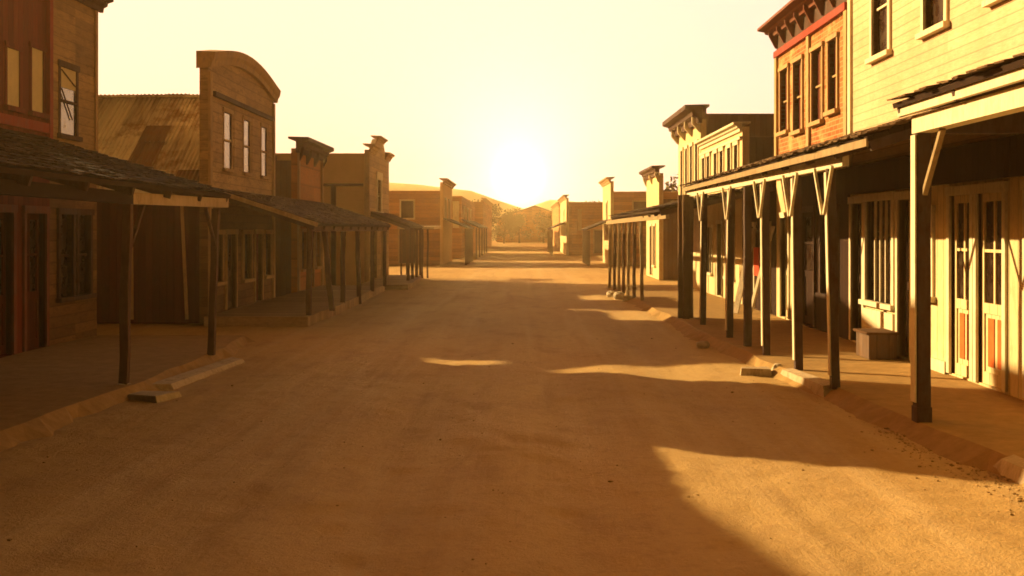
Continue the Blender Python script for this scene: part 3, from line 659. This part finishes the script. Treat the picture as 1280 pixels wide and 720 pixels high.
t = thing('porch', 'sagging dark porch with a thick row of white-headed posts farther up the right side', 'porch', (3.6, 36, 0))
porch_roof(t, 3.3, 2.72, 6.18, 3.35, 27.6, 43.2, 'shakesdark')
mb = MB(); mb.bar((3.55, 27.7, 2.56), (3.2, 43.1, 2.5), 0.09, 0.14); build('beam', mb, 'white', t)
for i in range(7):
    y = 33.6+1.4*i; x = 3.5-0.035*i*1.2; mb = MB(); mb.post((x+R.uniform(-.05,.05), y, 0.0), (x, y, 2.48), 0.1, 0.015); build('post', mb, 'post' if i % 2 else 'white', t)
    mb = MB(); mb.bar((x, y-0.05, 2.1), (x, y-0.32, 2.48), 0.045, 0.045); build('brace', mb, 'white', t)

t = thing('slim_front_store', 'slim pale false-front store with a small capped top beside the cross street, right side', 'building', (6.0, 52.5, 0))
F2 = street(6.0, -1); gr = [(51.0,51.7,0.6,2.4),(52.4,53.2,0.1,2.4)]
mb = MB(); fwall(mb, F2, 49.8, 54.9, 0, 4.75, gr); build('wall', mb, 'creamv', t)
window(F2, t, *gr[0], 'creamtrim', 'dimglass', 1, 2); door(F2, t, *gr[1], 'dark', 'creamtrim'); cornice(F2, t, 49.8, 54.9, 4.65, 0.42, 0.35, 'darktrim', 3, 'creamtrim'); body(t, 6.0, -1, 49.8, 54.9, 3.6, 8, 'brown', 3.3)

# small things along the right walk
t = thing('wooden_step', 'dark wooden box step against the cream shop front', 'step', (5.75, 18.6, 0.11))
mb = MB(); mb.box(5.62, 6.08, 18.25, 18.95, 0.1, 0.5); build('body', mb, 'brown', t)
mb = MB(); mb.box(5.58, 6.1, 18.21, 18.99, 0.502, 0.54); build('top_board', mb, 'post', t)
mb = MB(); mb.bar((5.35, 28.35, 0.1), (5.95, 29.0, 2.25), 0.16, 0.04); tag(build('leaning_board', mb, 'bonewood'), 'pale board leaning against the dark plank shed', 'board')
mb = MB(); mb.bar((5.4, 26.9, 0.1), (6.05, 27.2, 2.3), 0.1, 0.05); tag(build('leaning_pole', mb, 'bonewood'), 'thin pale pole leaning at the far end of the brick building', 'pole')
mb = MB(); A = [F.p(29.3, 1.0, 0.02), F.p(29.95, 1.0, 0.02), F.p(29.95, 1.75, 0.02), F.p(29.3, 1.75, 0.02)]
mb.box8(A + [v + Vector((-0.04, 0, 0)) for v in A]); tag(build('red_board', mb, 'redcloth'), 'square faded red board hung between the shed doors', 'sign board')
def rock(name, label, x, y, a, b, c, seed, mat='stone', cat='stone', box=False):
    mb = MB(); rr = random.Random(seed)
    if box:
        mb.prism([(x-a, y-b*.6, -.04), (x+a, y-b, -.04), (x+a*.95, y+b, -.04), (x-a*.9, y+b*1.1, -.04)], [(x-a*.92, y-b*.5, c), (x+a*.9, y-b*.85, c*.9), (x+a*.9, y+b*.8, c*1.1), (x-a*.8, y+b*.9, c)])
    else: mb.lump((x, y, c*0.4), a, b, c, rr, 9, 6)
    return tag(build(name, mb, mat), label, cat)
rock('timber_block', 'squared pale timber block on the dirt by the right walkway', 3.55, 17.2, 0.24, 0.12, 0.09, 1, 'kerb', 'block', True)
rock('stone', 'rounded pale stone on the dirt beyond the timber block', 3.4, 21.2, 0.14, 0.12, 0.08, 2)
rock('stone', 'small stone touching the walkway edge beside the timber block', 3.93, 17.35, 0.1, 0.1, 0.1, 5)
for i, (x, y, s) in enumerate(((3.05, 36.2, .2), (3.25, 35.2, .16), (2.95, 37.6, .17))):
    rock('stone', ['largest pale stone at the foot of the white-headed posts', 'nearest pale stone at the foot of the white-headed posts', 'farthest pale stone at the foot of the white-headed posts'][i], x, y, s, s, s*0.8, 20+i)
mb = MB(); mb.prism([(4.02,15.0,-.04),(4.26,15.1,-.04),(4.06,17.0,-.04),(3.86,17.0,-.04)], [(4.03,15.1,.105),(4.24,15.15,.125),(4.04,16.9,.125),(3.9,16.92,.1)])
tag(build('kerb_plank', mb, 'kerb'), 'pale kerb plank set along the right walkway by the Y-braced posts', 'plank')
mb = MB(); mb.prism([(4.4,8.2,-.04),(4.62,8.2,-.04),(4.56,10.5,-.04),(4.36,10.5,-.04)], [(4.45,8.2,.09),(4.6,8.2,.12),(4.55,10.4,.12),(4.41,10.35,.09)])
tag(build('kerb_plank', mb, 'kerb'), 'pale kerb plank at the bottom right corner of the street', 'plank')

# ------------------------------------------------------------------ far street
def far_store(label, X, nx, Y0, Y1, Hf, Hb, wall, front, wins=(), depth=7, cap=True, porch=None):
    t = thing('far_store', label, 'building', (X, (Y0+Y1)/2, 0)); F = street(X, nx)
    mb = MB(); fwall(mb, F, Y0, Y1, 0, Hf, wins); build('wall', mb, front, t)
    for q in wins: window(F, t, *q, 'creamtrim', 'dimglass', 1, 2, None, False, 0.12)
    if cap: cornice(F, t, Y0, Y1, Hf-0.1, 0.35, 0.3, 'tanplain')
    body(t, X, nx, Y0, Y1, Hb, depth, wall, Hb-0.3)
    if porch:
        w, z = porch; mb = MB(); P = [(X+nx*w, Y0+.2, z), (X+nx*w, Y1-.2, z), (X, Y1-.2, z+0.6), (X, Y0+.2, z+0.6)]
        mb.box8(P + [(a, b, c+0.1) for a, b, c in P]); build('porch_roof', mb, 'shakesdark', t)
        for i in range(5):
            y = Y0+.3+(Y1-Y0-.6)*i/4; mb = MB(); mb.post((X+nx*(w-.15), y, -.05), (X+nx*(w-.15), y, z), 0.14); build('porch_post', mb, 'post', t)
    return t, F
tE, F = far_store('hazy brown store with a tower-like front past the left cross street', -5.2, 1, 72, 81, 5.3, 4.75, 'hazewall', 'taupe', [(73.5,74.5,2.9,4.2),(77,78,2.9,4.2)], 9, True, (1.6, 2.3))
t, F = far_store('hazy brown store with a pale tall doorway, second beyond the left cross street', -4.9, 1, 88, 112, 4.9, 4.9, 'hazewall', 'hazewall', [(91,92.5,2.6,4.0),(96,97.5,2.6,4.0),(102,103.5,2.6,4.0)], 8, False, (1.3, 2.4))
G = facing(88); mb = MB(); fbox(mb, G, -5.6, -5.1, 2.4, 4.5, 0.004, 0.06); build('shutter', mb, 'creamtrim', t)
mb = MB(); fbox(mb, G, -6.8, -6.35, 0.3, 2.0, 0.004, 0.06); build('shutter', mb, 'creamtrim', t)
far_store('dim gabled store at the far end of the left row', -4.6, 1, 125, 160, 5.6, 5.4, 'hazewall', 'hazewall', (), 9, True)
tI, F = far_store('hazy brown store with slim pale front past the right cross street', 5.45, -1, 70.5, 77.5, 5.3, 4.65, 'hazewall', 'creamv', [(73,74,2.8,4.0)], 9, True, (1.5, 2.2))
def side_openings(t, Y, L):
    G = facing(Y)
    for u0, u1, z0, z1, m in L:
        mb = MB(); c = 0.1; fbox(mb, G, u0-c, u1+c, z1, z1+c, 0.002, 0.06); fbox(mb, G, u0-c, u0, z0, z1, 0.002, 0.05); fbox(mb, G, u1, u1+c, z0, z1, 0.002, 0.05); fbox(mb, G, u0-c, u1+c, z0-c, z0, 0.002, 0.08)
        f = build('window_frame', mb, m, t); mb = MB(); fbox(mb, G, u0, u1, z0, z1, 0.002, 0.02); build('pane', mb, 'dimglass', f)
t, F = far_store('hazy low brown store, second beyond the right cross street', 3.75, -1, 99, 116, 5.1, 4.7, 'hazewall', 'creamv', [(104,105,2.6,4.0)], 9, True, (1.4, 2.3))
side_openings(tE, 72, [(-7.9,-7.1,3.0,4.1,'creamtrim'),(-8.0,-7.0,0.1,2.3,'tanplain'),(-10.6,-9.7,0.9,2.2,'tanplain')]); side_openings(tI, 70.5, [(6.9,7.7,2.9,4.0,'tanplain'),(9.0,9.8,0.9,2.2,'tanplain')]); side_openings(t, 99, [(6.2,7.0,0.2,2.2,'tanplain')])
G = facing(99); mb = MB(); fbox(mb, G, 4.75, 5.1, 2.2, 4.1, 0.004, 0.06); build('shutter', mb, 'creamtrim', t)
far_store('last dim store at the far end of the right row', 4.2, -1, 135, 165, 5.4, 5.2, 'hazewall', 'hazewall', (), 9, True)
t = thing('end_house', 'hazy gabled house closing the far end of the street', 'building', (2, 205, 0))
mb = MB(); P = [(-5,0),(9,0),(9,4.2),(2,6.6),(-5,4.2)]; mb.prism([(x,205,z) for x,z in P],[(x,213,z) for x,z in P]); build('wall', mb, 'hazewall', t)
mb = MB(); mb.box8([(-5.4,204.6,4.1),(2,204.6,6.64),(2,213.4,6.64),(-5.4,213.4,4.1),(-5.4,204.6,4.25),(2,204.6,6.8),(2,213.4,6.8),(-5.4,213.4,4.25)]); build('roof', mb, 'roofdark', t)
mb = MB(); mb.box8([(9.4,204.6,4.1),(2.003,204.6,6.64),(2.003,213.4,6.64),(9.4,213.4,4.1),(9.4,204.6,4.25),(2.003,204.6,6.8),(2.003,213.4,6.8),(9.4,213.4,4.25)]); build('roof', mb, 'roofdark', t)

def tree(x, y, h, w, seed, label, n=1100):
    rr = random.Random(seed); t = thing('tree', label, 'tree', (x, y, 0), 'trees at the far end of the street')
    mb = MB()
    def limb(p, q, r0, r1):
        n_ = 6; k0 = len(mb.v); d = (q-p).normalized(); s = d.orthogonal().normalized(); b = d.cross(s)
        for c, r in ((p, r0), (q, r1)):
            for j in range(n_): mb.v.append(c + s*r*math.cos(2*PI*j/n_) + b*r*math.sin(2*PI*j/n_))
        for j in range(n_): mb.f.append((k0+j, k0+(j+1) % n_, k0+n_+(j+1) % n_, k0+n_+j))
    base = Vector((x, y, -0.1)); fork = Vector((x+rr.uniform(-.2,.2), y, h*0.32)); limb(base, fork, 0.03*h, 0.022*h); cl = []
    for i in range(9):
        a = rr.uniform(0, 2*PI); q = Vector((x+math.cos(a)*w*rr.uniform(.25,.8), y+math.sin(a)*w*rr.uniform(.25,.8), h*rr.uniform(.26,.9)))
        limb(fork, q, 0.014*h, 0.004*h); cl.append((q, rr.uniform(.16,.3)*h))
    build('trunk', mb, 'bark', t)
    mb = MB()
    for i in range(n):
        c, r = cl[rr.randrange(len(cl))]; v = Vector((rr.gauss(0,1), rr.gauss(0,1), rr.gauss(0,.8))).normalized()*r*rr.random()**0.4; p = c+v; s = h*rr.uniform(.02,.045)
        a = Vector((rr.gauss(0,1), rr.gauss(0,1), rr.gauss(0,1))).normalized(); b = a.orthogonal().normalized()
        mb.poly([p-a*s, p+b*s*.6, p+a*s, p-b*s*.6], [(0,1,2,3)])
    build('crown', mb, 'leaf', t, fix=False)
for i, (x, y, h, w, l) in enumerate(((-3.4,190,5.2,2.4,'low bushy tree left of the glowing street end'),(-0.8,196,5.6,2.6,'dark tree in front of the far gabled house, left half'),(3.4,197,5.4,2.8,'dark tree in front of the far gabled house, right half'),(6.6,190,5.8,2.4,'low bushy tree right of the glowing street end'),(-5.6,172,6.2,2.6,'broad hazy tree at the end of the left row of stores'),(-9.5,186,7.0,3,'dark tree behind the last left store'),(9.5,183,6.6,3,'round hazy tree behind the last right store'),
        (12,92,6.2,2.0,'bushy tree rising behind the slim-fronted far store on the right'),(-2.2,228,6.5,2.6,'small tree left of the far gabled house'),(7.5,232,7,3,'tree right of the far gabled house'),(15.5,88,5.8,2.4,'rounded tree farthest right behind the far stores'))):
    tree(x, y, h, w, 40+i, l)

# hills
def hills():
    mb = MB(); X = [-330+6.6*i for i in range(101)]; Yr = [248,256,264,272,280,292,306,322]
    prof = [0,.35,.7,.92,1,.85,.5,0]
    def H(x):
        base = [(-330,17),(-60,15.5),(-28,14.3),(-12,12.0),(-4,9.6),(0,8.2),(4,9.6),(8,11.2),(16,9.5),(40,12),(90,15),(330,18)]
        for (a, ha), (b, hb) in zip(base, base[1:]):
            if a <= x <= b: return ha+(hb-ha)*(x-a)/(b-a)
    for k, y in enumerate(Yr):
        for x in X: mb.v.append(Vector((x, y, -0.4 + prof[k]*(H(x) + 0.6*noise.noise((x*0.05, y*0.03, 0)) + 0.6*noise.noise((x*0.2, y*0.1, 2)) + 0.35*noise.noise((x*0.6, y*0.3, 5))))))
    n = len(X)
    mb.f = [(k*n+i, k*n+i+1, (k+1)*n+i+1, (k+1)*n+i) for k in range(len(Yr)-1) for i in range(n-1)]
    kind(build('hills', mb, 'hill', smooth=True, fix=False), 'structure')
hills()

# ------------------------------------------------------------------ air
k = bpy.data.materials.new('dusty_air'); k.use_nodes = True; k.node_tree.nodes.clear()
o = k.node_tree.nodes.new('ShaderNodeOutputMaterial'); v = k.node_tree.nodes.new('ShaderNodeVolumePrincipled')
v.inputs['Color'].default_value = (1.0, 0.68, 0.28, 1); v.inputs['Density'].default_value = 0.0014; v.inputs['Anisotropy'].default_value = 0.8
k.node_tree.links.new(v.outputs[0], o.inputs['Volume'])
mb = MB(); mb.box(-345, 345, -45, 335, -1.5, 22); kind(build('haze', mb, k), 'stuff')

# ------------------------------------------------------------------ light, sky
AZ, EL = math.radians(62), math.radians(21.4)
S = Vector((-math.sin(AZ)*math.cos(EL), math.cos(AZ)*math.cos(EL), math.sin(EL)))
L = bpy.data.lights.new('sun', 'SUN'); L.energy = 5.0; L.angle = math.radians(0.6); L.color = (1.0, 0.74, 0.35)
lo = bpy.data.objects.new('sun', L); C.objects.link(lo); lo.rotation_euler = (-S).to_track_quat('-Z', 'Y').to_euler(); lo.location = S*60

w = bpy.data.worlds.new('World'); sc.world = w; w.use_nodes = True; nt = w.node_tree; N = nt.nodes; Lk = nt.links
bg = N['Background']; bg.inputs['Strength'].default_value = 0.1
sky = N.new('ShaderNodeTexSky'); sky.sky_type = 'NISHITA'; sky.sun_disc = False; sky.sun_elevation = EL; sky.sun_rotation = -AZ; sky.dust_density = 4.0
tc = N.new('ShaderNodeTexCoord')
def wm(op, a, b=0.0):
    n = N.new('ShaderNodeMath'); n.operation = op
    for q, s in zip((a, b), n.inputs):
        if isinstance(q, (int, float)): s.default_value = q
        else: Lk.new(q, s)
    return n.outputs[0]
def wmix(f, a, b, mode):
    n = N.new('ShaderNodeMix'); n.data_type = 'RGBA'; n.blend_type = mode
    for q, s in zip((f, a, b), (n.inputs[0], n.inputs[6], n.inputs[7])):
        if isinstance(q, (int, float)): s.default_value = q
        elif isinstance(q, tuple): s.default_value = q + (1,)
        else: Lk.new(q, s)
    return n.outputs[2]
g = Vector((-0.005, 1, 0.049)).normalized()
dn = N.new('ShaderNodeVectorMath'); dn.operation = 'DOT_PRODUCT'; Lk.new(tc.outputs['Generated'], dn.inputs[0]); dn.inputs[1].default_value = g
ang = wm('ARCCOSINE', wm('MINIMUM', dn.outputs['Value'], 0.999999))     # angle from the glowing low sun, radians
def fall(a0, a1):
    n = N.new('ShaderNodeMapRange'); n.interpolation_type = 'SMOOTHSTEP'; Lk.new(ang, n.inputs[0])
    for i, q in zip((1, 2, 3, 4), (a0, a1, 1, 0)): n.inputs[i].default_value = q
    return n.outputs[0]
SKYK, FRONT, GLOW = 0.66, 5.0, 18.0
base = wmix(1.0, sky.outputs[0], (1.0*SKYK, 0.36*SKYK, 0.045*SKYK), 'MULTIPLY')
sp = N.new('ShaderNodeSeparateXYZ'); Lk.new(tc.outputs['Generated'], sp.inputs[0])
fw = N.new('ShaderNodeMapRange'); fw.interpolation_type = 'SMOOTHSTEP'; Lk.new(sp.outputs[1], fw.inputs[0])
for i, q in zip((1, 2, 3, 4), (-0.25, 0.55, 0.15, 1)): fw.inputs[i].default_value = q     # the sky opposite the low sun is darker
base = wmix(1.0, base, wmix(fw.outputs[0], (0.0, 0.0, 0.0), (1.0, 1.0, 1.0), 'MIX'), 'MULTIPLY')
def add(base, fac, col, amt):
    return wmix(1.0, base, wmix(1.0, wmix(wm('MULTIPLY', fac, 1.0), (0.0, 0.0, 0.0), col, 'MIX'), (amt, amt, amt), 'MULTIPLY'), 'ADD')
base = add(base, fall(math.radians(27), math.radians(48)), (1.0, 0.80, 0.70), FRONT)
def glow(width): return wm('POWER', 2.71828, wm('MULTIPLY', ang, -1/math.radians(width)))
base = add(base, glow(2.4), (1.0, 0.84, 0.42), GLOW*0.22)
base = add(base, glow(3.2), (0.2, 0.4, 0.5), 4.0)
base = add(base, glow(1.5), (0.8, 0.7, 0.6), 2.5)
base = add(base, glow(0.12), (1.0, 0.78, 0.40), 120000.0)
w.cycles.sampling_method = 'MANUAL'; w.cycles.sample_map_resolution = 4096
Lk.new(base, bg.inputs['Color'])

# ------------------------------------------------------------------ camera, render
cd = bpy.data.cameras.new('camera'); cam = bpy.data.objects.new('camera', cd); C.objects.link(cam); sc.camera = cam
cam.location = (0, 0, 2.2); cam.rotation_euler = (math.radians(90), 0, 0)
cd.sensor_width = 36; cd.lens = 1400/1280*36; cd.shift_x = -15/1280; cd.shift_y = -72/1280; cd.clip_end = 2000; cd.clip_start = 0.05
vs = sc.view_settings; vs.view_transform = 'Standard'; vs.look = 'None'; vs.exposure = 1.05; vs.gamma = 1; vs.use_curve_mapping = False
sc.render.engine = 'CYCLES'; cy = sc.cycles
cy.use_denoising = True; cy.max_bounces = 6; cy.diffuse_bounces = 1; cy.glossy_bounces = 3; cy.volume_bounces = 1; cy.transparent_max_bounces = 4
cy.sample_clamp_indirect = 6; cy.filter_width = 1.7
